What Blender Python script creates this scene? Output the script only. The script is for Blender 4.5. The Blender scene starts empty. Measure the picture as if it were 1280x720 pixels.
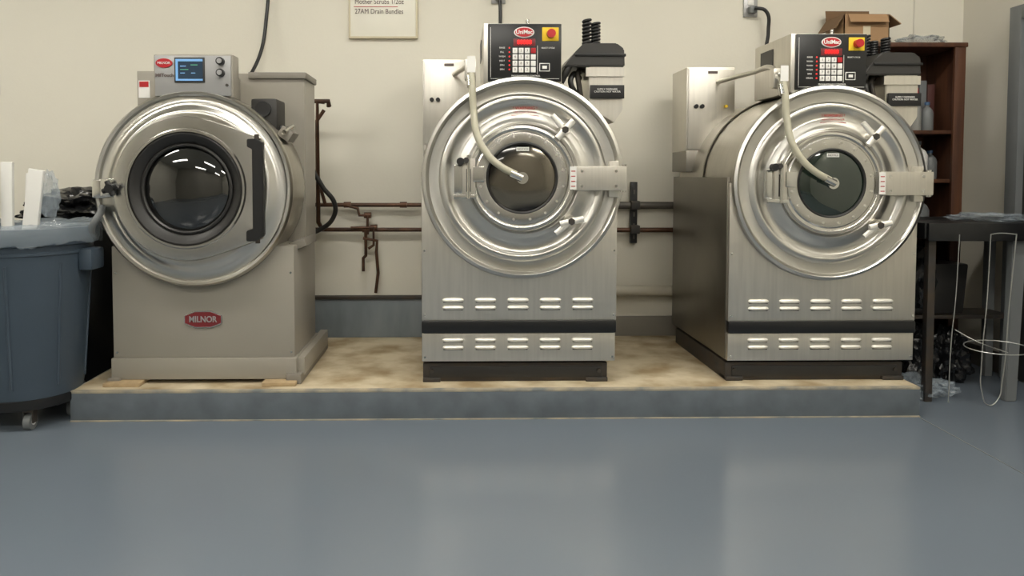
import bpy, bmesh, math, random
from mathutils import Vector, Matrix
random.seed(4)
scene = bpy.context.scene
scene.view_settings.view_transform = 'Standard'
COL = scene.collection
pi = math.pi
FZ = -0.012     # floor level

# ------------------------------------------------------------------ materials
def srgb(r, g, b):
    f = lambda c: (c/255/12.92) if c/255 <= 0.04045 else ((c/255+0.055)/1.055)**2.4
    return (f(r), f(g), f(b), 1)

def mat(name, col, rough=0.5, metal=0.0, var=0.0, vscale=6.0, stretch=(1,1,1), bump=0.0, bscale=60.0,
        col2=None, aniso=0.0, radial=False, emit=0.0, alpha=1.0, trans=0.0, spec=None, coat=0.0, rvar=0.0, detail=5, lo=.32, hi=.68):
    m = bpy.data.materials.new(name); m.use_nodes = True
    nt = m.node_tree; p = nt.nodes['Principled BSDF']
    c = srgb(*col)
    p.inputs['Base Color'].default_value = c
    p.inputs['Roughness'].default_value = rough
    p.inputs['Metallic'].default_value = metal
    if spec is not None: p.inputs['Specular IOR Level'].default_value = spec
    p.inputs['Coat Weight'].default_value = coat
    tc = nt.nodes.new('ShaderNodeTexCoord')
    mp = nt.nodes.new('ShaderNodeMapping'); mp.inputs['Scale'].default_value = stretch
    nt.links.new(tc.outputs['Object'], mp.inputs['Vector'])
    if var > 0 or col2 or rvar > 0:
        n = nt.nodes.new('ShaderNodeTexNoise'); n.inputs['Scale'].default_value = vscale
        n.inputs['Detail'].default_value = detail
        nt.links.new(mp.outputs[0], n.inputs['Vector'])
        if var > 0 or col2:
            r = nt.nodes.new('ShaderNodeValToRGB')
            r.color_ramp.elements[0].position = lo; r.color_ramp.elements[1].position = hi
            a = srgb(*col2) if col2 else tuple(x*(1-var) for x in c[:3])+(1,)
            b = c if col2 else tuple(min(1, x*(1+var)) for x in c[:3])+(1,)
            r.color_ramp.elements[0].color = a; r.color_ramp.elements[1].color = b
            nt.links.new(n.outputs['Fac'], r.inputs['Fac'])
            nt.links.new(r.outputs['Color'], p.inputs['Base Color'])
        if rvar > 0:
            mr = nt.nodes.new('ShaderNodeMapRange')
            mr.inputs['To Min'].default_value = max(0.02, rough-rvar); mr.inputs['To Max'].default_value = rough+rvar
            nt.links.new(n.outputs['Fac'], mr.inputs['Value'])
            nt.links.new(mr.outputs[0], p.inputs['Roughness'])
    if bump > 0:
        n2 = nt.nodes.new('ShaderNodeTexNoise'); n2.inputs['Scale'].default_value = bscale
        n2.inputs['Detail'].default_value = 3
        nt.links.new(mp.outputs[0], n2.inputs['Vector'])
        bp = nt.nodes.new('ShaderNodeBump'); bp.inputs['Strength'].default_value = bump
        bp.inputs['Distance'].default_value = 0.01
        nt.links.new(n2.outputs['Fac'], bp.inputs['Height'])
        nt.links.new(bp.outputs[0], p.inputs['Normal'])
    if aniso > 0:
        p.inputs['Anisotropic'].default_value = aniso
        tg = nt.nodes.new('ShaderNodeTangent')
        tg.direction_type = 'RADIAL'; tg.axis = 'Y' if radial else 'Z'
        nt.links.new(tg.outputs[0], p.inputs['Tangent'])
    if emit > 0:
        p.inputs['Emission Color'].default_value = c
        p.inputs['Emission Strength'].default_value = emit
    if alpha < 1: p.inputs['Alpha'].default_value = alpha
    if trans > 0: p.inputs['Transmission Weight'].default_value = trans
    return m

M = {}
M['wall']   = mat('wall_paint', (221,217,204), 0.7, var=0.012, vscale=2, bump=0.06, bscale=90)
M['wallr']  = mat('wall_paint_side_shade', (204,200,188), 0.75, var=0.02, vscale=2, bump=0.06, bscale=90)  # wall paint darkened: shading of the right wall put into the colour
M['wallf']  = mat('wall_paint_far_dimmed', (160,156,146), 0.75, var=0.02, vscale=2)  # unseen wall behind camera, colour darkened for contrast in the steel reflections
M['ceil']   = mat('ceiling_tile', (196,194,188), 0.9, var=0.03, bump=0.2)
M['floor']  = mat('floor_epoxy', (104,113,123), 0.21, var=0.04, vscale=.8, detail=2, spec=.65)
M['padtop'] = mat('pad_concrete', (200,187,160), 0.75, vscale=4.5, col2=(150,130,98), bump=0.15, bscale=25, detail=8, lo=.36, hi=.6)
M['padfr']  = mat('pad_paint', (100,108,115), 0.45, vscale=9, col2=(86,93,99), bump=0.12, bscale=20)
M['padedge']= mat('pad_worn_edge', (112,116,116), 0.6, vscale=9, col2=(172,160,136), lo=.35, hi=.66, detail=9)
M['curb']   = mat('curb_paint', (130,138,144), 0.6, vscale=7, col2=(104,113,120), stretch=(1,1,.3))
M['beige']  = mat('machine_taupe_paint', (146,141,131), 0.36, var=0.03, vscale=3)
M['beige2'] = mat('machine_taupe_dark', (124,119,110), 0.45, var=0.04, vscale=3)
M['ss']     = mat('stainless_brushed', (210,206,197), 0.36, 0.95, var=0.045, vscale=14, stretch=(6,6,.25), rvar=0.06)
M['sslt']   = mat('stainless_louver', (238,235,228), 0.45, 0.7)
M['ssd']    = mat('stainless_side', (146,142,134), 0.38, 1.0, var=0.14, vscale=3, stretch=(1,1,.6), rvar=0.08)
M['ssr']    = mat('stainless_spun', (198,196,190), 0.28, 1.0, aniso=0.85, radial=True)
M['ssp']    = mat('stainless_polished', (200,198,193), 0.22, 1.0, aniso=0.75, radial=True)
M['chrome'] = mat('chrome', (210,209,205), 0.17, 1.0)
M['shroud'] = mat('drum_shroud_metal', (186,182,173), 0.28, 1.0, var=0.05, vscale=8, stretch=(1,8,1))
M['black']  = mat('black_plastic', (22,22,23), 0.4, bump=0.05)
M['blackg'] = mat('black_gloss_panel', (20,21,23), 0.3, var=0.05)
M['rubber'] = mat('rubber_gasket', (30,29,28), 0.45)
M['dark']   = mat('dark_iron', (62,61,60), 0.55, 0.4, vscale=12, col2=(76,66,56))
M['glass']  = mat('door_glass', (12,13,12), 0.04, 0.0, spec=0.9, coat=1.0)
M['glassg'] = mat('door_glass_green', (28,42,35), 0.06, 0.15, spec=0.8, coat=1.0)
M['glassm'] = mat('door_glass_painted_gleam', (112,106,94), 0.14, 0.75, vscale=4.5, col2=(20,19,18), detail=0, coat=.6, lo=.44, hi=.56)  # beige reflected gleam against dark glass is painted in by noise
M['red']    = mat('red_enamel', (172,26,34), 0.35)
M['redd']   = mat('red_badge', (112,34,38), 0.4)
M['white']  = mat('white_plastic', (224,223,219), 0.45)
M['labelw'] = mat('label_white', (226,225,221), 0.6)
M['yellow'] = mat('yellow_plate', (226,190,30), 0.5)
M['led']    = mat('led_red', (255,30,30), 0.4, emit=1.0)
M['screen'] = mat('lcd_screen', (44,58,74), 0.15, emit=0.2)
M['scrblue']= mat('lcd_blue', (110,155,200), 0.2, emit=0.45)
M['scrgrn'] = mat('lcd_green', (90,160,130), 0.2, emit=0.2)
M['panel']  = mat('panel_silver', (160,160,160), 0.35, 0.4)
M['hose']   = mat('hose_translucent', (178,174,154), 0.35, coat=0.4, var=0.05, vscale=30)
M['copper'] = mat('old_copper', (100,70,52), 0.45, 0.6, vscale=14, col2=(66,52,44))
M['pipeg']  = mat('pipe_dark_gray', (92,88,82), 0.5, 0.3, var=.1)
M['pipec']  = mat('pipe_cream', (186,181,166), 0.6, var=.05)
M['bin']    = mat('bin_slate_plastic', (60,72,84), 0.42, var=0.04, bump=0.05, bscale=120)
M['bag']    = mat('clear_bag', (168,180,190), 0.22, alpha=0.34, bump=0.6, bscale=24, spec=0.8)
M['bagb']   = mat('black_bag', (24,25,27), 0.25, bump=0.7, bscale=16)
M['wood']   = mat('bookcase_wood', (92,58,38), 0.5, vscale=5, stretch=(6,6,.6), col2=(66,40,28))
M['card']   = mat('cardboard', (160,128,94), 0.8, var=0.04)
M['cardi']  = mat('cardboard_inner', (116,90,64), 0.85, var=0.04)
M['board']  = mat('whiteboard', (226,223,210), 0.3, var=.02)
M['frame']  = mat('board_frame', (206,196,170), 0.5)
M['ink']    = mat('ink', (96,84,80), 0.6)
M['metalg'] = mat('painted_metal_gray', (108,111,112), 0.45, var=.05)
M['blue']   = mat('blue_plastic', (60,90,124), 0.4)
M['muted']  = mat('gray_bottle_plastic', (140,140,136), 0.5)
M['mutedr'] = mat('dark_maroon_binder', (74,42,38), 0.5)
M['wire']   = mat('wire_steel', (180,180,176), 0.3, 0.7)
M['light']  = mat('fluorescent_diffuser', (255,250,239), 0.5, emit=36.0)
M['shim']   = mat('wood_shim', (170,148,114), 0.7, var=.15, vscale=14)
M['dbody']  = mat('hopper_dark', (58,57,56), 0.4, 0.4, var=.05)

# ------------------------------------------------------------------ helpers
def empty(name, loc=(0,0,0), scale=1.0, parent=None):
    e = bpy.data.objects.new(name, None); e.location = loc
    e.scale = (scale,)*3 if not isinstance(scale, tuple) else scale
    e.empty_display_size = 0.1
    COL.objects.link(e)
    if parent: e.parent = parent
    return e

def finish(name, bm, m, parent=None, loc=(0,0,0), smooth=False, rot=None):
    me = bpy.data.meshes.new(name)
    bmesh.ops.recalc_face_normals(bm, faces=bm.faces)
    bm.to_mesh(me); bm.free()
    if smooth:
        for p in me.polygons: p.use_smooth = True
        try: me.set_sharp_from_angle(angle=math.radians(38))
        except Exception: pass
    o = bpy.data.objects.new(name, me)
    me.materials.append(m)
    o.location = loc
    if rot: o.rotation_euler = rot
    COL.objects.link(o)
    if parent: o.parent = parent
    return o

def box(name, x0,x1,y0,y1,z0,z1, m, parent=None, bevel=0.004, rot=None, taper=None):
    c = Vector(((x0+x1)/2,(y0+y1)/2,(z0+z1)/2))
    bm = bmesh.new()
    bmesh.ops.create_cube(bm, size=1)
    for v in bm.verts:
        v.co = Vector((v.co.x*(x1-x0), v.co.y*(y1-y0), v.co.z*(z1-z0)))
        if taper and v.co.z < 0:
            v.co.x *= taper[0]; v.co.y *= taper[1]
    if bevel > 0:
        b = min(bevel, 0.45*min(x1-x0, y1-y0, z1-z0))
        bmesh.ops.bevel(bm, geom=list(bm.edges), offset=b, segments=2, affect='EDGES', profile=0.6)
    return finish(name, bm, m, parent, c, smooth=bevel>0, rot=rot)

def prism(name, pts, y0, y1, m, parent=None, bevel=0.0, smooth=False, axis='Y'):
    """extrude a XZ polygon along Y (or a YZ polygon along X when axis='X')"""
    bm = bmesh.new()
    if axis == 'Y':
        a = [bm.verts.new((x, y0, z)) for x, z in pts]; b = [bm.verts.new((x, y1, z)) for x, z in pts]
    else:
        a = [bm.verts.new((y0, x, z)) for x, z in pts]; b = [bm.verts.new((y1, x, z)) for x, z in pts]
    n = len(pts)
    bm.faces.new(a); bm.faces.new(b[::-1])
    for i in range(n): bm.faces.new((a[i], a[(i+1)%n], b[(i+1)%n], b[i]))
    if bevel: bmesh.ops.bevel(bm, geom=list(bm.edges), offset=bevel, segments=2, affect='EDGES')
    return finish(name, bm, m, parent, smooth=smooth or bevel>0)

def lathe(name, prof, center, m, parent=None, axis='Y', seg=96, closed=False, smooth=True):
    bm = bmesh.new(); rings = []
    for r, h in prof:
        if r < 1e-5:
            v = (0,h,0) if axis=='Y' else ((0,0,h) if axis=='Z' else (h,0,0))
            rings.append([bm.verts.new(v)]); continue
        ring = []
        for i in range(seg):
            a = 2*pi*i/seg; c, s = r*math.cos(a), r*math.sin(a)
            v = (c,h,s) if axis=='Y' else ((c,s,h) if axis=='Z' else (h,c,s))
            ring.append(bm.verts.new(v))
        rings.append(ring)
    def bridge(A,B):
        if len(A)==1 and len(B)==1: return
        for i in range(seg):
            j=(i+1)%seg
            if len(A)==1: bm.faces.new((A[0],B[i],B[j]))
            elif len(B)==1: bm.faces.new((A[i],A[j],B[0]))
            else: bm.faces.new((A[i],A[j],B[j],B[i]))
    for k in range(len(rings)-1): bridge(rings[k], rings[k+1])
    if closed: bridge(rings[-1], rings[0])
    return finish(name, bm, m, parent, center, smooth=smooth)

def cyl(name, p0, p1, r, m, parent=None, seg=20, r2=None):
    p0=Vector(p0); p1=Vector(p1); d=p1-p0; L=d.length
    bm=bmesh.new()
    bmesh.ops.create_cone(bm, cap_ends=True, segments=seg, radius1=r, radius2=r if r2 is None else r2, depth=L)
    q = d.to_track_quat('Z','Y').to_matrix().to_4x4()
    bmesh.ops.transform(bm, matrix=q, verts=bm.verts)
    return finish(name, bm, m, parent, (p0+p1)/2, smooth=True)

def tube(name, pts, r, m, parent=None, smooth=True, cyclic=False):
    cu = bpy.data.curves.new(name, 'CURVE'); cu.dimensions='3D'
    cu.bevel_depth = r; cu.bevel_resolution = 5; cu.use_fill_caps=True; cu.resolution_u=10
    if smooth:
        s = cu.splines.new('BEZIER'); s.bezier_points.add(len(pts)-1)
        for b,p in zip(s.bezier_points, pts):
            b.co = p; b.handle_left_type='AUTO'; b.handle_right_type='AUTO'
    else:
        s = cu.splines.new('POLY'); s.points.add(len(pts)-1)
        for b,p in zip(s.points, pts): b.co = (*p,1)
    s.use_cyclic_u = cyclic
    cu.materials.append(m)
    o = bpy.data.objects.new(name, cu); COL.objects.link(o)
    if parent: o.parent = parent
    return o

def text(name, body, x, y, z, size, m, parent=None, bold=0.0, align='CENTER', ext=0.0006, sx=1.0):
    cu = bpy.data.curves.new(name,'FONT'); cu.body=body; cu.size=size
    cu.align_x=align; cu.align_y='CENTER'; cu.extrude=ext; cu.offset=bold
    cu.materials.append(m)
    o = bpy.data.objects.new(name,cu); o.location=(x,y,z); o.rotation_euler=(pi/2,0,0); o.scale=(sx,1,1)
    COL.objects.link(o)
    if parent: o.parent=parent
    return o

def disc(name, x,y,z, rx, rz, th, m, parent=None, seg=40):
    """oval badge / button facing -Y"""
    bm=bmesh.new()
    bmesh.ops.create_cone(bm, cap_ends=True, segments=seg, radius1=1, radius2=1, depth=1)
    for v in bm.verts: v.co = Vector((v.co.x*rx, v.co.z*th, v.co.y*rz))
    return finish(name,bm,m,parent,(x,y,z),smooth=True)

def lump(name, c, s, m, parent=None, amp=0.25, seed=0, sub=4, freq=3.0):
    from mathutils import noise
    bm=bmesh.new(); bmesh.ops.create_icosphere(bm, subdivisions=sub, radius=1)
    for v in bm.verts:
        n = noise.noise(v.co*freq+Vector((seed*7.3,seed,0)))+0.5*noise.noise(v.co*freq*2.5+Vector((seed,3,0)))
        v.co *= 1+amp*n
        v.co = Vector((v.co.x*s[0], v.co.y*s[1], max(v.co.z,-0.75)*s[2]))
    return finish(name,bm,m,parent,c,smooth=True)

# ------------------------------------------------------------------ room shell
WX0, WX1, WY0, WY1, H = -4.6, 2.95, -7.0, 1.0, 3.1
box('floor', WX0-.1, WX1+.1, WY0-.1, WY1+.1, FZ-0.1, FZ, M['floor'], bevel=0)
box('ceiling', WX0-.1, WX1+.1, WY0-.1, WY1+.1, H, H+.1, M['ceil'], bevel=0)
box('wall_back', WX0-.1, WX1+.1, WY1, WY1+.1, FZ, H, M['wall'], bevel=0)
box('wall_front', WX0-.1, WX1+.1, WY0-.1, WY0, FZ, H, M['wallf'], bevel=0)
box('wall_left', WX0-.1, WX0, WY0, WY1, FZ, H, M['wall'], bevel=0)
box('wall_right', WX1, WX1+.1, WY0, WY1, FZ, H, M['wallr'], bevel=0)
box('trim_1', 2.655, 2.661, .994, 1.0, 1.8, H, M['wallr'], bevel=0)
box('floor_joint', 1.98, 1.985, -6.9, -.1, FZ, FZ+.0012, M['metalg'], bevel=0, rot=(0,0,-.02))  # thin strip drawing the expansion joint in the floor
box('baseboard_back', .45, 2.9, .975, 1.0, FZ, .235, M['beige2'], bevel=.003)
box('baseboard_right', 2.935, 2.95, -.2, .975, FZ, .1, M['pipeg'], bevel=.003)

df = empty('door_1')
box('jamb', 2.885, 2.948, .47, .55, FZ, 1.93, M['metalg'], df)
box('jamb_far', 2.885, 2.948, -.44, -.36, FZ, 1.93, M['metalg'], df)
box('head', 2.885, 2.948, -.36, .47, 1.86, 1.93, M['metalg'], df)
box('leaf', 2.92, 2.947, -.36, .47, .0, 1.86, M['dbody'], df)

for i,(fx,fy) in enumerate([(-3.0,-1.0),(-.4,-1.0),(2.0,-1.0),(-3.0,-3.4),(-.4,-3.4),(2.0,-3.4),(-1.6,-5.8),(1.2,-5.8)]):
    f = empty('ceiling_light' if i==0 else 'ceiling_light.%03d'%i, (fx,fy,H))
    box('housing', -.64,.64,-.17,.17,-.06,-.0, M['white'], f)
    box('diffuser', -.6,.6,-.13,.13,-.085,-.06, M['light'], f, bevel=.005)

# ------------------------------------------------------------------ concrete pad
PZ = 0.122
pad = empty('concrete_pad')
box('slab', -1.68, 2.06, -.086, .998, FZ, PZ-.010, M['padfr'], pad, bevel=.004)
box('pad_edge', -1.681, 2.061, -.087, -.06, PZ-.014, PZ, M['padedge'], pad, bevel=.007)
box('pad_edge_l', -1.681, -1.665, -.06, .998, PZ-.014, PZ, M['padedge'], pad, bevel=.007)
box('pad_top', -1.67, 2.058, -.068, .998, PZ-.012, PZ-.0005, M['padtop'], pad, bevel=.0)
box('grout_line', -1.678, 2.058, -.094, -.084, FZ, FZ+.004, M['padedge'], pad, bevel=0)
cb = empty('wall_curb')
box('curb_face', -1.2, .3, .955, .999, PZ, .345, M['curb'], cb, bevel=.004)
box('curb_cap', -1.2, .3, .945, .999, .345, .362, M['dark'], cb, bevel=.003)

# ------------------------------------------------------------------ washer with touch panel (left)
def washer_left():
    w = empty('industrial_washing_machine', (-1.163, 0, PZ))
    zc = .878; rx=.010
    # cabinet
    box('lower_cabinet', -.378,.436,.03,.52,.115,.62, M['beige'], w, bevel=.006)
    prism('rear_housing', [(-.378,.6),(.436,.6),(.436,1.40),(.42,1.425),(-.325,1.425),(-.335,1.40),(-.335,1.1),(-.378,1.0)], .30,.55, M['beige'], w, bevel=.004)
    box('housing_lid', .17,.445,.285,.56,1.40,1.43, M['beige2'], w)
    box('plinth', -.386,.444,.02,.56,.018,.115, M['beige'], w, bevel=.006)
    box('skid_right', .40,.468,.0,.70,.0,.045, M['beige2'], w)
    box('skid_left', -.395,-.34,.0,.70,.0,.03, M['beige2'], w)
    box('side_rail', .436,.475,.05,.66,.03,.11, M['beige'], w)
    box('foot_1', -.40,-.24,-.035,.09,0,.018, M['shim'], w)
    box('foot_2', .30,.45,-.035,.09,0,.018, M['shim'], w)
    box('side_bracket', .40,.475,.1,.34,.60,.64, M['beige2'], w, rot=(0,-.35,0))
    for k,(x,z) in enumerate([(-.36,.14),(.42,.14),(-.36,.50),(.42,.50)]):
        cyl('cabinet_screw_%d'%k,(x,.026,z),(x,.032,z),.005,M['chrome'],w,10)
    # drum shell
    lathe('drum_shell', [(.40,.30),(.425,.28),(.425,.05),(.418,.02),(.40,.0)], (rx,0,zc), M['shroud'], w)
    lathe('front_ring', [(.40,.03),(.43,.02),(.435,.0),(.433,-.02),(.424,-.03),(.412,-.028),(.405,-.018),(.385,-.016),
                         (.36,-.03),(.345,-.045),(.335,-.05),(.325,-.05),(.2,-.05)], (rx,0,zc), M['ssr'], w, seg=128)
    # door plate: round, with a straight tangent nose towards the hinge bar
    N=128; cx=-.006
    R=.315
    P=[(R*math.cos(2*pi*i/360), R*math.sin(2*pi*i/360)) for i in range(360)]+[(.335,.215),(.335,-.215)]
    def support(a):
        best=1e9
        d=(math.cos(a),math.sin(a))
        for k in range(0,360,3):
            n=(math.cos(2*pi*k/360),math.sin(2*pi*k/360)); h=max(p[0]*n[0]+p[1]*n[1] for p in P)
            dn=d[0]*n[0]+d[1]*n[1]
            if dn>1e-3: best=min(best,h/dn)
        return best
    rad=[support(2*pi*i/N) for i in range(N)]
    bm=bmesh.new(); rings=[]
    prof=[(1.0,0,-.045),(1.0,0,-.066),(.985,0,-.073),(.93,0,-.074)]
    for f,_,y in prof:
        rings.append([bm.verts.new((cx+rad[i]*f*math.cos(2*pi*i/N), y, rad[i]*f*math.sin(2*pi*i/N))) for i in range(N)])
    for r,y in [(.262,-.074),(.256,-.082),(.247,-.082),(.244,-.07)]:
        rings.append([bm.verts.new((cx+r*math.cos(2*pi*i/N), y, r*math.sin(2*pi*i/N))) for i in range(N)])
    for A,B in zip(rings,rings[1:]):
        for i in range(N):
            j=(i+1)%N; bm.faces.new((A[i],A[j],B[j],B[i]))
    finish('door_plate',bm,M['ssp'],w,(0,0,zc),smooth=True)
    lathe('door_gasket',[(.246,-.075),(.238,-.083),(.222,-.078),(.20,-.055),(.188,-.045)],(cx,0,zc),M['rubber'],w)
    lathe('gasket_lip',[(.198,-.06),(.19,-.064),(.184,-.058),(.184,-.04)],(cx,0,zc),M['dbody'],w)
    lathe('door_glass',[(.188,-.045),(.17,-.058),(.14,-.07),(.10,-.079),(.05,-.084),(.0001,-.085),(0,-.085)],(cx,0,zc),M['glass'],w)
    # hinge bar
    prism('hinge_bar',[(.262,.215),(.30,.215),(.33,.20),(.33,-.20),(.30,-.225),(.255,-.225),(.255,-.18),(.287,-.172),(.287,.172),(.262,.18)],
          -.105,-.07,M['black'],w,bevel=.003).location=(.006,0,zc)
    cyl('hinge_pin',(.306,-.088,zc-.235),(.306,-.088,zc+.235),.010,M['dark'],w)
    # latch with star knob
    box('latch_plate',-.375,-.265,-.07,-.045,zc-.035,zc+.045,M['chrome'],w,bevel=.006)
    box('latch_arm',-.415,-.355,-.06,-.02,zc-.04,zc+.04,M['chrome'],w,bevel=.006)
    for k in range(4):
        a=k*pi/2+.4
        cyl('knob_lobe_%d'%k,(-.318,-.10,zc+.003),(-.318+.034*math.cos(a),-.10,zc+.003+.034*math.sin(a)),.014,M['black'],w,12,.011)
    cyl('knob_hub',(-.318,-.115,zc+.003),(-.318,-.06,zc+.003),.019,M['black'],w)
    # badge: stretched octagon, raised chrome rim and letters
    b=[(-.084,.018),(-.036,.038),(.036,.038),(.084,.018),(.084,-.018),(.036,-.038),(-.036,-.038),(-.084,-.018)]
    def badge(nm,s,t,y0,m): prism(nm,[(x*s+.027,z*t+.290) for x,z in b],y0,.031,m,w)
    badge('badge_rim',1.0,1.0,.024,M['chrome']); badge('badge_field',.95,.88,.022,M['redd'])
    text('badge_text','MILNOR',.027,.020,.290,.038,M['panel'],w,bold=.0008,sx=.88)
    # control box
    box('control_box',-.156,.19,-.02,.07,1.275,1.465,M['beige'],w,bevel=.008)
    box('control_stand',-.10,.13,.06,.30,1.275,1.40,M['beige'],w,bevel=.008)
    box('control_face',-.148,.182,-.028,-.018,1.283,1.458,M['panel'],w,bevel=.004)
    box('screen_bezel',-.062,.070,-.032,-.026,1.34,1.45,M['dbody'],w,bevel=.003)
    box('screen',-.055,.062,-.034,-.031,1.348,1.442,M['screen'],w,bevel=0)
    box('screen_header',-.055,.062,-.0345,-.033,1.432,1.442,M['scrblue'],w,bevel=0)
    box('screen_side',-.055,-.045,-.0345,-.033,1.348,1.432,M['scrblue'],w,bevel=0)
    box('screen_footer',-.045,.062,-.0345,-.033,1.348,1.356,M['scrblue'],w,bevel=0)
    for k,(a,b2_,z) in enumerate([(-.035,-.01,1.41),(-.035,.0,1.395),(-.035,-.015,1.38),(.01,.04,1.415),(.012,.03,1.38)]):
        box('screen_row_%d'%k,a,b2_,-.0345,-.033,z,z+.003,M['scrgrn'] if k%2 else M['scrblue'],w,bevel=0)
    disc('control_logo',-.106,-.030,1.425,.036,.02,.004,M['red'],w)
    text('control_logo_text','MILNOR',-.106,-.033,1.425,.015,M['labelw'],w)
    text('control_name','MilTouch',-.105,-.029,1.372,.021,M['ink'],w,bold=.0006)
    for nm,z in (('knob_1',1.432),('knob_2',1.382)):
        cyl(nm,(.14,-.05,z),(.14,-.025,z),.017,M['black'],w); cyl(nm+'_cap',(.14,-.056,z),(.14,-.048,z),.011,M['panel'],w)
    cyl('key_switch',(.165,-.034,1.33),(.165,-.025,1.33),.006,M['dark'],w)
    cyl('neck',(.015,.02,1.24),(.015,.02,1.28),.03,M['beige2'],w)
    # left top side box with warning label
    box('side_box',-.330,-.16,.22,.32,1.22,1.425,M['beige'],w,bevel=.004)
    box('warning_label',-.322,-.27,.216,.22,1.30,1.38,M['labelw'],w,bevel=0)
    box('warning_label_red',-.317,-.275,.214,.217,1.35,1.375,M['red'],w,bevel=0)
    # valve/motor at upper right
    box('valve_block',.22,.34,.14,.31,1.14,1.29,M['dbody'],w,bevel=.012)
    cyl('valve_cap',(.28,.12,1.24),(.28,.16,1.24),.035,M['black'],w)
    cyl('valve_stub',(.33,.22,1.16),(.39,.22,1.14),.018,M['black'],w)
    box('top_bolt_bracket',.36,.42,.08,.2,1.10,1.15,M['beige2'],w,rot=(0,.6,0))
    cyl('top_bolt',(.39,.06,1.13),(.41,.14,1.16),.012,M['chrome'],w)
    # side fittings and hose
    tube('side_hose',[(-.39,-.02,.80),(-.39,-.05,.765),(-.41,-.06,.73),(-.425,-.05,.70),(-.44,.0,.66)],.015,M['metalg'],w)
    return w
washer_left()

# ------------------------------------------------------------------ washer-extractors (middle, right)
def coil(name,x,y,z0,z1,r,t,turns,m,parent):
    pts=[]
    n=int(turns*12)
    for i in range(n+1):
        a=2*pi*i/12; pts.append((x+r*math.cos(a),y+r*math.sin(a),z0+(z1-z0)*i/n))
    return tube(name,pts,t,m,parent,smooth=False)

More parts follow.
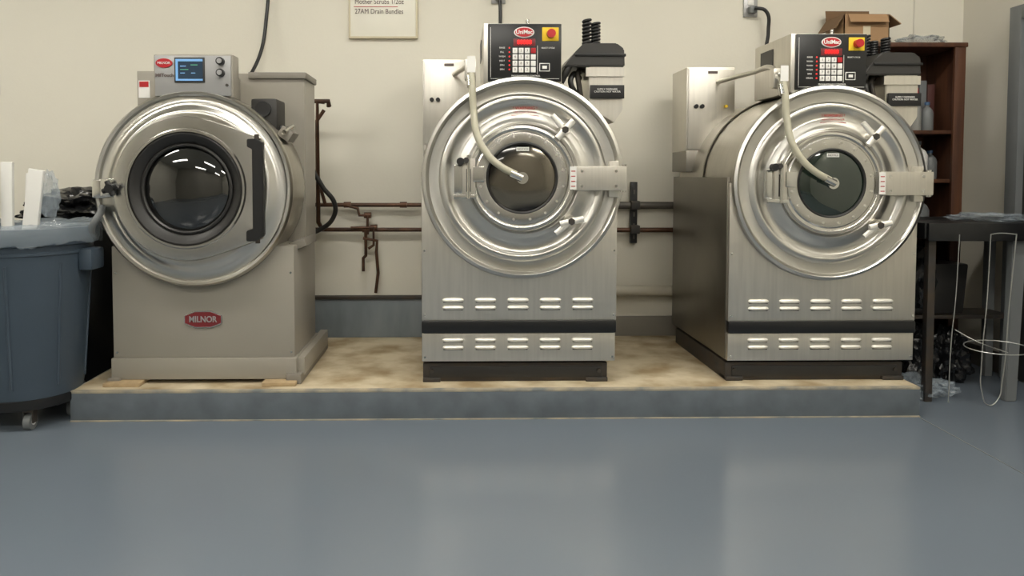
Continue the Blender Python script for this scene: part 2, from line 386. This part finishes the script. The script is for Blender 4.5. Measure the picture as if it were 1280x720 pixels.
def washer(name, X, Y, s, glass, nspr):
    w = empty(name,(X,Y,PZ),s)
    zc=.925; rx=.006
    # base
    box('base_frame',-.44,.40,.035,.82,0,.085,M['dark'],w,bevel=.005)
    box('base_channel',-.41,.375,.028,.04,.018,.07,M['dbody'],w,bevel=.004)
    box('base_foot_1',-.44,-.36,.02,.12,.0,.02,M['dark'],w)
    box('base_foot_2',.30,.40,.02,.12,.0,.02,M['dark'],w)
    for k,x in enumerate((-.40,.36)): cyl('anchor_%d'%k,(x,.02,.05),(x,.04,.05),.010,M['dark'],w,8)
    # lower front panels + body sides
    box('lower_panel',-.443,.427,0,.03,.10,.228,M['ss'],w,bevel=.004)
    box('front_panel',-.443,.432,0,.03,.285,.925,M['ss'],w,bevel=.004)
    box('black_strip',-.445,.432,-.012,.03,.228,.288,M['blackg'],w,bevel=.012)
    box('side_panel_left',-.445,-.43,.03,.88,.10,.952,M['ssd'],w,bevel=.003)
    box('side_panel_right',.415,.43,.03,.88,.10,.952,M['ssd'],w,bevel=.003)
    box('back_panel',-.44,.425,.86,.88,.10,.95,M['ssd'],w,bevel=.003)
    for k,(x,z) in enumerate([(-.43,.31),(-.43,.60),(.42,.31),(.42,.60),(-.43,.12),(.415,.12)]):
        cyl('panel_screw_%d'%k,(x,-.004,z),(x,.002,z),.005,M['chrome'],w,10)
    # louvres
    for row,zz in (('upper',(.378,.344)),('lower',(.198,.164))):
        for k in range(5):
            x=-.303+k*.1455
            for q,z in enumerate(zz):
                bm=bmesh.new()
                bmesh.ops.create_uvsphere(bm,u_segments=24,v_segments=12,radius=1)
                for v in bm.verts:
                    v.co=Vector((math.copysign(abs(v.co.x)**.35,v.co.x)*.048, v.co.y*.013, v.co.z*.0095))
                finish('louver_%s_%d_%d'%(row,k,q),bm,M['sslt'],w,(x,0,z),smooth=True)
                box('louver_slot_shade_%s_%d_%d'%(row,k,q),x-.044,x+.044,-.002,.0,z-.0115,z-.008,M['black'],w,bevel=0)  # black strip stands in for the shadow in the louvre opening
    # drum shroud
    lathe('drum_shroud',[(.30,.86),(.36,.86),(.425,.82),(.425,.0),(.41,-.0)],(-.005,0,zc),M['shroud'],w)
    lathe('shroud_band',[(.43,.40),(.434,.405),(.434,.425),(.43,.43),(.42,.43)],(-.005,0,zc),M['shroud'],w)
    # front ring (pressed steel)
    lathe('front_ring',[(.41,.0),(.443,-.002),(.448,-.015),(.443,-.032),(.430,-.038),(.421,-.030),(.416,-.020),(.395,-.016),
        (.372,-.018),(.362,-.028),(.352,-.033),(.342,-.031),(.334,-.023),(.318,-.018),(.30,-.018),(.288,-.022),(.270,-.032),
        (.255,-.038),(.247,-.040),(.240,-.036),(.236,-.030),(.20,-.030)],(rx,0,zc),M['ssr'],w,seg=144)
    # everything mounted on the shallow door dish
    d_ = empty('door_assembly',(0,0,0),(1,.62,1),w)
    lathe('door_rim',[(.236,-.04),(.236,-.072),(.230,-.082),(.220,-.084),(.212,-.078),(.206,-.078),(.200,-.086),
        (.166,-.092),(.158,-.090),(.154,-.080),(.154,-.06)],(0,0,zc),M['ssp'],d_,seg=128)
    lathe('glass_gasket',[(.158,-.092),(.153,-.095),(.148,-.09),(.147,-.07)],(0,0,zc),M['rubber'],d_)
    lathe('door_glass',[(.150,-.078),(.13,-.088),(.10,-.096),(.05,-.102),(.0001,-.104),(0,-.104)],(0,0,zc),glass,d_)
    for k in range(16):
        a=2*pi*(k+.5)/16
        cyl('door_bolt_%d'%k,(.184*math.cos(a),-.086,zc+.184*math.sin(a)),(.184*math.cos(a),-.098,zc+.184*math.sin(a)),.0055,M['ss'],d_,10)
    # centre inlet fitting + hose
    cyl('inlet_base',(0,-.098,zc),(0,-.118,zc),.026,M['chrome'],d_)
    cyl('inlet_nut',(0,-.118,zc),(0,-.14,zc),.015,M['chrome'],d_,6)
    cyl('inlet_barb',(-.005,-.09,zc),(-.055,-.10,zc+.022),.017,M['chrome'],w)
    tube('inlet_hose',[(-.225,-.03,1.40),(-.220,-.05,1.34),(-.213,-.06,1.22),(-.197,-.08,1.11),(-.155,-.095,1.03),(-.10,-.10,.978),(-.03,-.095,.94)],.0155,M['hose'],w)
    cyl('hose_ferrule',(-.222,-.047,1.325),(-.225,-.035,1.37),.020,M['chrome'],w)
    cyl('hose_elbow',(-.225,-.035,1.39),(-.225,.03,1.43),.016,M['chrome'],w)
    tube('supply_pipe',[(-.225,.02,1.42),(-.225,.06,1.455),(-.23,.3,1.47),(-.30,.60,1.46)],.012,M['ss'],w)
    box('hose_clip',-.25,-.20,.0,.05,1.36,1.45,M['ss'],w)
    box('hose_tag',-.24,-.205,-.052,-.048,1.385,1.455,M['labelw'],w,bevel=0)
    # labels
    box('glass_label',-.025,.03,-.094,-.088,zc+.118,zc+.135,M['labelw'],d_,bevel=0,rot=(-.12,0,0))
    text('glass_label_text','NOTICE',.002,-.0965,zc+.1265,.013,M['ink'],d_)
    text('red_notice_1','! WARNING !',.015,-.028,1.232,.018,M['red'],w)
    text('red_notice_2','KEEP CLEAR OF DOOR',.015,-.028,1.214,.010,M['red'],w)
    text('red_notice_3','DO NOT OPEN WHILE RUNNING',.015,-.028,1.200,.008,M['red'],w)
    # hinge (right)
    box('hinge_plate',.225,.458,-.115,-.070,zc-.055,zc+.052,M['ss'],d_,bevel=.006)
    box('hinge_knuckle',.385,.43,-.07,.01,zc-.085,zc+.075,M['ss'],d_,bevel=.006)
    cyl('hinge_pin',(.445,-.093,zc-.062),(.445,-.093,zc+.06),.013,M['chrome'],d_)
    for k,(x,z) in enumerate([(.26,.03),(.26,-.035),(.41,.03),(.41,-.035)]):
        cyl('hinge_screw_%d'%k,(x,-.12,zc+z),(x,-.11,zc+z),.006,M['chrome'],d_,10)
    box('hinge_label',.208,.236,-.119,-.113,zc-.05,zc+.05,M['labelw'],d_,bevel=0)
    for k in range(4): box('hinge_label_red_%d'%k,.213,.231,-.121,-.118,zc+.028-k*.022,zc+.032-k*.022,M['red'],d_,bevel=0)
    # latch (left)
    box('latch_body',-.262,-.205,-.10,-.045,zc-.085,zc+.085,M['ss'],d_,bevel=.006)
    box('latch_cover',-.298,-.255,-.075,-.03,zc-.07,zc+.06,M['chrome'],d_,bevel=.006)
    box('latch_finger',-.215,-.165,-.112,-.08,zc-.018,zc+.052,M['chrome'],d_,bevel=.005)
    box('latch_bar',-.300,-.20,-.115,-.095,zc-.09,zc-.072,M['chrome'],d_,bevel=.004)
    box('latch_slot',-.245,-.225,-.102,-.098,zc-.06,zc+.04,M['dark'],d_,bevel=.001)
    cyl('latch_rod',(-.235,-.115,zc-.09),(-.235,-.115,zc+.10),.007,M['chrome'],d_)
    cyl('latch_knob',(-.27,-.135,zc+.072),(-.27,-.09,zc+.072),.017,M['black'],d_)
    cyl('latch_knob2',(-.245,-.13,zc+.078),(-.245,-.09,zc+.078),.012,M['dark'],d_)
    # swing clamps
    for nm,x,z,a,b in (('upper',.185,1.135,math.radians(130),math.radians(48)),('lower',.215,.735,math.radians(218),math.radians(12))):
        d=Vector((math.cos(a),0,math.sin(a))); e=Vector((math.cos(b),0,math.sin(b)))
        c=Vector((x,-.105,z))
        cyl('clamp_%s_boss'%nm,c+Vector((0,.06,0)),c+Vector((0,-.012,0)),.026,M['ss'],d_)
        cyl('clamp_%s_arm'%nm,c-d*.02,c+d*.085,.016,M['sslt'],d_,16,.012)
        cyl('clamp_%s_bar'%nm,c-e*.05+Vector((0,-.012,0)),c+e*.055+Vector((0,-.012,0)),.014,M['sslt'],d_)
        cyl('clamp_%s_nut'%nm,c+Vector((0,-.01,0)),c+Vector((0,-.03,0)),.016,M['dark'],d_,6)
    # control head
    box('control_head',-.168,.182,.012,.42,1.34,1.61,M['ss'],w,bevel=.006)
    box('control_face',-.148,.178,.0,.014,1.352,1.606,M['blackg'],w,bevel=.004)
    box('face_rule_1',-.137,-.1355,-.002,.0,1.37,1.59,M['labelw'],w,bevel=0)
    box('face_rule_2',-.137,.168,-.002,.0,1.364,1.3655,M['labelw'],w,bevel=0)
    box('face_rule_3',.0705,.072,-.002,.0,1.385,1.51,M['labelw'],w,bevel=0)
    disc('control_logo',.012,-.002,1.568,.040,.020,.006,M['red'],w)
    disc('control_logo_rim',.012,-.001,1.568,.045,.024,.004,M['labelw'],w)
    text('control_logo_text','UniMac',.012,-.006,1.568,.024,M['labelw'],w,bold=.0006)
    box('led_window',-.035,.062,-.003,.001,1.508,1.540,M['redd'],w,bevel=.001)
    text('led_text','88888',.013,-.0045,1.524,.026,M['led'],w,bold=.0004)
    for r in range(4):
        for c in range(4):
            x=-.028+c*.027; z=1.488-r*.028
            box('key_%d_%d'%(r,c),x-.0105,x+.0105,-.004,.001,z-.0115,z+.0115,M['red'] if (c==3 and r==0) else M['labelw'],w,bevel=.001)
            if c<3: text('key_text_%d_%d'%(r,c),str((r*3+c+1)%10),x,-.005,z,.015,M['ink'],w)
    for k in range(6):
        text('prog_%d'%k,random.choice(['WASH','RINSE','FILL','SPIN','DRAIN','HEAT','LEVEL']),-.085,-.0005,1.50-k*.019,.010,M['labelw'],w)
        disc('prog_led_%d'%k,-.053,-.001,1.50-k*.019,.003,.003,.003,M['led'],w,12)
    box('estop_plate',.092,.165,-.004,.001,1.53,1.59,M['yellow'],w,bevel=.002)
    cyl('estop_button',(.13,-.03,1.56),(.13,.0,1.56),.019,M['red'],w)
    text('face_note','SELECT CYCLE',.118,-.0005,1.50,.009,M['labelw'],w)
    box('face_badge',.080,.126,-.003,.001,1.397,1.433,M['labelw'],w,bevel=.001)
    box('face_badge_in',.083,.123,-.004,.0,1.400,1.430,M['black'],w,bevel=.001)
    box('face_badge_mark',.093,.113,-.005,-.003,1.408,1.421,M['labelw'],w,bevel=0)
    text('face_foot','PROGRAMMABLE CONTROL',.02,-.0005,1.377,.010,M['labelw'],w)
    cyl('top_bolt',(.03,.03,1.608),(.03,.03,1.63),.008,M['chrome'],w)
    box('head_nameplate',-.172,-.167,.2,.34,1.48,1.57,M['dbody'],w,bevel=0)
    # left electrical box
    box('electrical_box',-.463,-.20,.60,.86,1.09,1.54,M['ss'],w,bevel=.006)
    box('electrical_door',-.455,-.208,.590,.602,1.10,1.53,M['ss'],w,bevel=.004)
    for k in range(2): cyl('indicator_%d'%k,(-.415+.032*k,.574,1.33),(-.415+.032*k,.592,1.33),.011,M['black'],w)
    box('box_label',-.35,-.30,.5865,.5905,1.505,1.518,M['ink'],w,bevel=0)
    cyl('box_lock',(-.255,.572,1.33),(-.255,.592,1.33),.008,M['yellow'],w)
    box('box_bracket',-.46,-.33,.6,.86,.98,1.10,M['ssd'],w)
    # supply hopper right
    prism('hopper_body',[(.315,1.43),(.470,1.43),(.470,1.235),(.43,1.175),(.36,1.22),(.315,1.26)],.08,.42,M['ss'],w,bevel=.004)
    prism('hopper_lid',[(.20,1.43),(.255,1.50),(.29,1.535),(.44,1.535),(.473,1.51),(.477,1.43)],.07,.44,M['dbody'],w,bevel=.005)
    box('hopper_lid_lip',.25,.480,.062,.45,1.475,1.487,M['black'],w,bevel=.003)
    prism('hopper_front',[(.30,1.425),(.473,1.425),(.473,1.385),(.30,1.385)],.068,.085,M['ss'],w)
    box('hopper_label',.318,.473,.060,.070,1.285,1.345,M['black'],w,bevel=.002)
    text('hopper_label_text','SUPPLY DISPENSER\nCAUTION: HOT WATER',.395,.058,1.320,.011,M['labelw'],w)
    for k in range(nspr):
        if nspr==2: x=.325+k*.042; y=.2; zt=1.665-.015*k
        else: x=.225+k*.05; y=.28+.02*(k%2); zt=1.625+.012*((k*7)%3)
        coil('coil_%d'%k,x,y,1.53,zt,.017,.0065,8,M['black'],w)
        cyl('coil_core_%d'%k,(x,y,1.50),(x,y,zt),.013,M['black'],w)
    tube('dispenser_hose_1',[(.33,.2,1.50),(.26,.12,1.48),(.22,.09,1.42),(.19,.10,1.36)],.015,M['rubber'],w)
    tube('dispenser_hose_2',[(.30,.25,1.40),(.25,.13,1.40),(.235,.1,1.36),(.27,.12,1.30)],.013,M['rubber'],w)
    tube('dispenser_hose_3',[(.34,.2,1.42),(.28,.14,1.42),(.28,.12,1.33),(.30,.14,1.25)],.012,M['dark'],w)
    return w
washer('industrial_washing_machine.001', .290, 0, 1.0, M['glassm'], 2)
washer('industrial_washing_machine.002', 1.66, 0, .975, M['glassg'], 5)

# ------------------------------------------------------------------ trash cans (left)
def bin_gray():
    b=empty('trash_can',(-1.885,-.03,FZ))
    lathe('bin_body',[(0,.115),(.20,.115),(.212,.125),(.222,.18),(.262,.72),(.268,.775),(.285,.78),(.292,.80),(.292,.835),(.285,.85),(.272,.85),(.262,.83),(.255,.72),(.21,.16),(0,.15)],(0,0,0),M['bin'],b,axis='Z')
    lathe('bin_band',[(.262,.735),(.270,.74),(.270,.75),(.264,.755)],(0,0,0),M['bin'],b,axis='Z')
    for k in range(8):
        a=2*pi*(k+.3)/8; p=Vector((math.cos(a),math.sin(a),0))
        cyl('rib_%d'%k,p*.222+Vector((0,0,.18)),p*.259+Vector((0,0,.70)),.007,M['bin'],b,10)
    for k,(a) in enumerate((.05,pi)):
        x=math.cos(a)*.285; 
        box('handle_%d'%k,x-.03,x+.03,-.06,.06,.66,.755,M['bin'],b,bevel=.014)
    # bag draped over rim
    from mathutils import noise
    bm=bmesh.new(); rings=[]; seg=160
    for j,(r,z) in enumerate([(.24,.79),(.262,.85),(.285,.868),(.299,.862),(.304,.83),(.304,.80),(.302,.785)]):
        ring=[]
        for i in range(seg):
            a=2*pi*i/seg
            n=noise.noise(Vector((math.cos(a)*4,math.sin(a)*4,j*.5)))
            n2=noise.noise(Vector((math.cos(a)*22,math.sin(a)*22,j*.3)))
            rr=r+.007*n2+.004*n; zz=z+(.03*n+.012*n2)*(1.0 if j>3 else .4)
            ring.append(bm.verts.new((rr*math.cos(a),rr*math.sin(a),zz)))
        rings.append(ring)
    for A,B in zip(rings,rings[1:]):
        for i in range(seg): bm.faces.new((A[i],A[(i+1)%seg],B[(i+1)%seg],B[i]))
    finish('bag_liner',bm,M['bag'],b,smooth=True)
    # dolly
    lathe('dolly',[(0,.085),(.19,.085),(.215,.09),(.22,.10),(.22,.13),(.205,.135),(0,.125)],(0,0,0),M['black'],b,axis='Z')
    for k in range(5):
        a=-1.05+2*pi*k/5; x,y=.175*math.cos(a),.175*math.sin(a)
        cyl('caster_wheel_%d'%k,(x-.014,y,.033),(x+.014,y,.033),.033,M['metalg'],b,24)
        cyl('caster_hub_%d'%k,(x-.017,y,.033),(x+.017,y,.033),.014,M['labelw'],b,16)
        prism('caster_fork_%d'%k,[(x-.022,.09),(x+.022,.09),(x+.022,.03),(x+.016,.03),(x+.016,.075),(x-.016,.075),(x-.016,.03),(x-.022,.03)],y-.015,y+.015,M['dark'],b)
    # contents
    lump('trash_fill',(0,0,.79),(.235,.235,.05),M['bag'],b,.35,2)
    def plank(n,x,y,zt,wd,th,rx,ry):
        box(n,x-wd/2,x+wd/2,y-th/2,y+th/2,.55,zt,M['white'],b,bevel=.004,rot=(rx,ry,0))
    plank('white_strip_1',-.105,.05,1.13,.050,.02,.0,.02)
    plank('white_strip_2',-.15,.02,1.14,.045,.02,.05,-.05)
    plank('white_strip_3',.005,.03,1.10,.066,.022,.05,.16)
    plank('white_strip_4',-.19,.08,1.05,.05,.02,.0,-.1)
    plank('white_strip_5',-.045,.10,1.08,.030,.015,.0,.05)
    lump('clear_plastic_scrap',(.08,.05,.97),(.04,.03,.11),M['bag'],b,.4,5)
bin_gray()
b2=empty('trash_can.001',(-1.93,.62,FZ))
lathe('bin_body',[(0,.0),(.22,.0),(.235,.02),(.285,.80),(.305,.81),(.305,.84),(.28,.84),(.27,.80),(.22,.04),(0,.04)],(0,0,0),M['black'],b2,axis='Z')
lump('bag',(0,0,.88),(.29,.29,.12),M['bagb'],b2,.3,9,5,4)
b3=empty('storage_cart',(-2.75,.62,FZ))
box('cart_deck',-.33,.33,-.28,.28,.12,.16,M['metalg'],b3)
box('cart_crate',-.30,.30,-.25,.25,.16,.62,M['dbody'],b3,bevel=.02,taper=(.9,.9))
lump('cart_bag',(0,0,.68),(.27,.22,.12),M['bagb'],b3,.3,4,4)
for k,(x,y) in enumerate([(-.27,-.22),(.27,-.22),(-.27,.22),(.27,.22)]): cyl('cart_wheel_%d'%k,(x-.015,y,.06),(x+.015,y,.06),.06,M['black'],b3)

# ------------------------------------------------------------------ wall items
wb=empty('whiteboard',(.0,0,.015))
box('board',-.60,-.228,.975,.999,1.835,2.12,M['board'],wb,bevel=.004)
box('frame_bottom',-.611,-.217,.972,.999,1.824,1.837,M['frame'],wb,bevel=.006)
box('frame_left',-.611,-.599,.972,.999,1.824,2.13,M['frame'],wb,bevel=.006)
box('frame_right',-.229,-.217,.972,.999,1.824,2.13,M['frame'],wb,bevel=.006)
box('frame_top',-.611,-.217,.972,.999,2.117,2.13,M['frame'],wb,bevel=.006)
for k,(t,z) in enumerate((("MAY SCHEDULE",2.085),("Mother Scrubs 1/2oz",2.03),("27AM Drain Bundles",1.975))):
    text('writing_%d'%k,t,-.575,.973,z,.040,M['ink'],wb,align='LEFT',sx=.82)
box('writing_rule',-.58,-.33,.972,.975,2.001,2.004,M['red'],wb,bevel=0)

def outlet(name,x,z,plug=True):
    o=empty(name,(x,1.0,z))
    box('plate',-.04,.04,-.012,0,-.058,.058,M['panel'],o,bevel=.003)
    for k,zz in enumerate((.022,-.022)): box('socket_%d'%k,-.017,.017,-.016,-.010,zz-.015,zz+.015,M['white'],o,bevel=.003)
    if plug: box('plug',-.02,.02,-.06,-.016,-.045,-.005,M['metalg'],o,bevel=.006)
outlet('wall_outlet',1.70,2.03); outlet('wall_outlet.001',.245,2.10); outlet('light_switch',-2.64,1.575,False)
tube('power_cable',[(1.70,.93,2.01),(1.76,.92,1.99),(1.78,.93,1.88),(1.765,.93,1.75),(1.76,.9,1.6),(1.74,.87,1.50)],.010,M['black'])
tube('power_cable.001',[(.245,.93,2.08),(.25,.92,2.02),(.25,.9,1.9),(.24,.8,1.75),(.22,.6,1.62),(.22,.43,1.6)],.010,M['black'])
tube('power_cable.002',[(-1.05,.97,2.9),(-1.055,.97,2.2),(-1.07,.95,1.95),(-1.09,.9,1.75),(-1.14,.8,1.58),(-1.16,.54,1.45)],.010,M['black'])

pp=empty('water_pipes')
def pipe(n,pts,r=.011,m='copper'): return tube(n,pts,r,M[m],pp,smooth=False)
pipe('main_upper',[(-.95,.955,.89),(1.4,.955,.885)],.012)
pipe('main_lower',[(-.95,.955,.748),(1.4,.955,.742)],.012)
pipe('insulated_upper',[(.72,.955,.886),(1.6,.955,.884)],.021,'pipeg')
pipe('insulated_lower',[(.72,.955,.743),(1.6,.955,.742)],.014,'copper')
pipe('drop_1',[(-.62,.935,.885),(-.56,.935,.87),(-.55,.935,.83),(-.505,.935,.83),(-.505,.935,.72)],.009)
pipe('drop_2',[(-.515,.93,.745),(-.515,.93,.60),(-.53,.93,.585),(-.53,.93,.51)],.009)
pipe('drop_3',[(-.53,.93,.70),(-.45,.93,.685),(-.455,.93,.62),(-.445,.93,.50),(-.46,.93,.385)],.009)
pipe('drop_4',[(-.60,.93,.76),(-.52,.93,.76),(-.47,.93,.76),(-.47,.93,.66),(-.50,.93,.64)],.008)
for k,(x,z) in enumerate([(-.515,.748),(-.505,.83),(-.47,.76),(-.62,.89),(-.3,.89),(-.15,.748)]):
    cyl('fitting_%d'%k,(x-.02,.945,z),(x+.02,.945,z),.017,M['copper'],pp)
pipe('riser',[(-.72,.80,1.46),(-.76,.80,1.46),(-.76,.80,.80),(-.76,.93,.75)],.012)
pipe('riser_2',[(-.90,.80,1.465),(-.70,.80,1.465),(-.70,.82,1.44)],.014)
pipe('riser_3',[(-.73,.84,1.42),(-.77,.84,1.36),(-.77,.84,1.05),(-.74,.9,.90)],.010)
pipe('waste_pipe',[(.3,.93,.395),(1.9,.93,.392)],.030,'pipec')
tube('drain_hose',[(-.80,.72,1.36),(-.775,.72,1.22),(-.785,.74,1.12),(-.73,.76,1.0),(-.665,.78,.90),(-.68,.80,.82),(-.76,.82,.755),(-.84,.8,.73)],.013,M['rubber'],pp)
st=empty('pipe_strut')
box('channel',1.012,1.05,.965,.999,.665,1.02,M['black'],st,bevel=.004)
for k,z in enumerate((.745,.885)): box('clamp_%d'%k,1.005,1.057,.922,.968,z-.022,z+.026,M['dark'],st,bevel=.006)
for k in range(5): box('slot_%d'%k,1.026,1.036,.962,.966,.69+k*.065,.715+k*.065,M['pipeg'],st,bevel=.001)

# ------------------------------------------------------------------ bookcase corner
bc=empty('bookcase',(0,0,FZ))
x0,x1,y0,y1,zt=2.10,2.745,.69,.985,1.785
box('side_left',x0,x0+.022,y0,y1,0,zt-.02,M['wood'],bc,bevel=.003)
box('side_right',x1-.022,x1,y0,y1,0,zt-.02,M['wood'],bc,bevel=.003)
box('stile_right',x1-.055,x1+.004,y0-.015,y0+.005,.0,zt-.02,M['wood'],bc,bevel=.004)
box('back',x0,x1,y1-.01,y1,0,zt-.02,M['wood'],bc,bevel=0)
box('top',x0-.012,x1+.012,y0-.02,y1+.005,zt-.025,zt,M['wood'],bc,bevel=.005)
SH=[.12,.42,.74,1.05,1.315]
for k,z in enumerate(SH): box('shelf_%d'%k,x0+.02,x1-.02,y0+.005,y1-.01,z-.02,z,M['wood'],bc,bevel=.002)
def bottle(name,x,y,z,h,r,m,cap):
    lathe(name,[(0,0),(r*.95,0),(r,.01),(r,h*.62),(r*.8,h*.74),(r*.35,h*.84),(r*.33,h*.92),(0,h*.92)],(x,y,z),m,bc,axis='Z',seg=32)
    lathe(name+'_cap',[(0,h*.9),(r*.42,h*.9),(r*.42,h),(0,h)],(x,y,z),cap,bc,axis='Z',seg=24)
bottle('spray_bottle_1',2.545,.78,1.315,.19,.030,M['muted'],M['dbody'])
bottle('spray_bottle_2',2.61,.78,1.315,.16,.032,M['metalg'],M['blue'])
for k in range(5):
    box('binder_%d'%k,2.46+k*.046,2.50+k*.046,.83,.96,1.315,1.60-.02*(k%3),[M['mutedr'],M['dbody'],M['red'],M['metalg'],M['mutedr']][k],bc,bevel=.003)
box('pallet_box',2.32,2.44,.80,.96,1.315,1.5,M['cardi'],bc)
bottle('detergent_jug_1',2.57,.80,1.05,.21,.055,M['white'],M['metalg'])
bottle('detergent_jug_2',2.665,.83,1.05,.16,.036,M['metalg'],M['blue'])
bottle('detergent_jug_3',2.58,.80,.74,.22,.06,M['metalg'],M['dbody'])
cbx=empty('cardboard_box',(2.235,.83,zt+FZ+.001))
W,Dp,Hh=.125,.10,.16
box('bottom',-W,W,-Dp,Dp,0,.006,M['card'],cbx,bevel=0)
box('face_front',-W,W,-Dp,-Dp+.005,0,Hh,M['card'],cbx,bevel=0)
box('face_back',-W,W,Dp-.005,Dp,0,Hh,M['cardi'],cbx,bevel=0)
box('face_left',-W,-W+.005,-Dp,Dp,0,Hh,M['card'],cbx,bevel=0)
box('face_right',W-.005,W,-Dp,Dp,0,Hh,M['card'],cbx,bevel=0)
prism('flap_left',[(-W,Hh),(-W-.05,Hh-.075),(-W-.046,Hh-.078),(-W+.003,Hh-.003)],-Dp,Dp,M['cardi'],cbx)
prism('flap_right',[(W,Hh),(W+.065,Hh-.05),(W+.062,Hh-.054),(W-.003,Hh-.003)],-Dp,Dp,M['card'],cbx)
prism('flap_back',[(Dp,Hh),(Dp+.01,Hh+.06),(Dp+.006,Hh+.06),(Dp-.004,Hh)],-W,W,M['cardi'],cbx,axis='X')
prism('flap_front',[(-Dp,Hh),(-Dp-.03,Hh-.05),(-Dp-.033,Hh-.048),(-Dp-.003,Hh)],-W+.02,W-.02,M['card'],cbx,axis='X')
box('tape',-.02,.02,-Dp-.002,-Dp+.001,0,Hh*.6,M['frame'],cbx,bevel=0)
lump('plastic_wrap',(2.58,.83,zt+.025),(.13,.1,.033),M['bag'],bc,.5,3)

# ------------------------------------------------------------------ black-topped work table and wire frame
tb=empty('work_table',(0,0,FZ))
box('top',2.19,2.90,.10,.62,.825,.85,M['black'],tb,bevel=.006)
box('front_lip',2.19,2.90,.085,.105,.765,.85,M['blackg'],tb,bevel=.008)
box('side_lip',2.18,2.195,.10,.62,.775,.85,M['blackg'],tb,bevel=.006)
for k,(x,y) in enumerate([(2.24,.58),(2.84,.58)]):
    box('leg_%d'%k,x-.02,x+.02,y-.02,y+.02,0,.826,M['metalg'],tb)
prism('leg_front_right',[(2.615,.765),(2.68,.765),(2.655,.0),(2.60,.0)],.12,.16,M['metalg'],tb,bevel=.004)
box('leg_front_left',2.215,2.25,.12,.155,0,.77,M['dark'],tb)
lump('clear_wrap',(2.62,.3,.862),(.16,.12,.02),M['bag'],tb,.6,8)
box('lower_shelf',2.24,2.84,.40,.60,.34,.36,M['dark'],tb)
box('stored_crate',2.30,2.62,.42,.60,.36,.62,M['dbody'],tb,bevel=.015,taper=(.9,.9))
lump('stored_bag',(2.36,.50,.12),(.14,.14,.18),M['bagb'],tb,.35,11,5,3)
lump('stored_bag_3',(2.56,.52,.10),(.12,.12,.15),M['bagb'],tb,.35,17,5,3)
lump('stored_bag_2',(2.32,.40,.54),(.09,.10,.18),M['bagb'],tb,.3,13,4,3)
lump('bag_scrap',(2.23,.22,.045),(.10,.09,.055),M['bag'],tb,.5,21)
lump('bag_scrap_2',(2.36,.24,.03),(.08,.06,.04),M['bag'],tb,.5,22)
wf=empty('wire_hamper_frame',(0,0,FZ))
def wr(n,pts,r=.0025,sm=True,cyc=False): return tube(n,pts,r,M['wire'],wf,smooth=sm,cyclic=cyc)
wr('loop_front',[(2.455,.05,.80),(2.447,.05,.5),(2.43,.05,.2),(2.435,.05,.07),(2.47,.05,.006),(2.51,.05,.03),(2.53,.05,.12),(2.55,.05,.45),(2.575,.05,.80)])
wr('loop_top',[(2.455,.05,.80),(2.50,.055,.805),(2.575,.05,.80)])
wr('loop_back',[(2.31,.05,.80),(2.30,.05,.5),(2.285,.05,.3),(2.28,.05,.02)],.0022)
n=24
wr('hoop',[(2.43+.14*math.cos(2*pi*i/n),-.05+.10*math.sin(2*pi*i/n),.30+.01*math.sin(2*pi*i/n)) for i in range(n)],.0022,cyc=True)
wr('hoop_stay',[(2.30,.05,.36),(2.36,.0,.32),(2.40,-.15,.30)],.0022)

# ------------------------------------------------------------------ world + camera
wd=bpy.data.worlds.new('world'); scene.world=wd; wd.use_nodes=True
wd.node_tree.nodes['Background'].inputs[0].default_value=(1,.95,.86,1)
wd.node_tree.nodes['Background'].inputs[1].default_value=0.3
cam=bpy.data.cameras.new('camera'); cam.sensor_width=36; cam.lens=26.05
cam.shift_x=54/1280; cam.shift_y=-101/1280; cam.clip_start=.05
co=bpy.data.objects.new('camera',cam); co.location=(0,-3.3,1.061)
co.rotation_euler=(pi/2-math.radians(2.5),0,math.radians(-1.0))
COL.objects.link(co); scene.camera=co
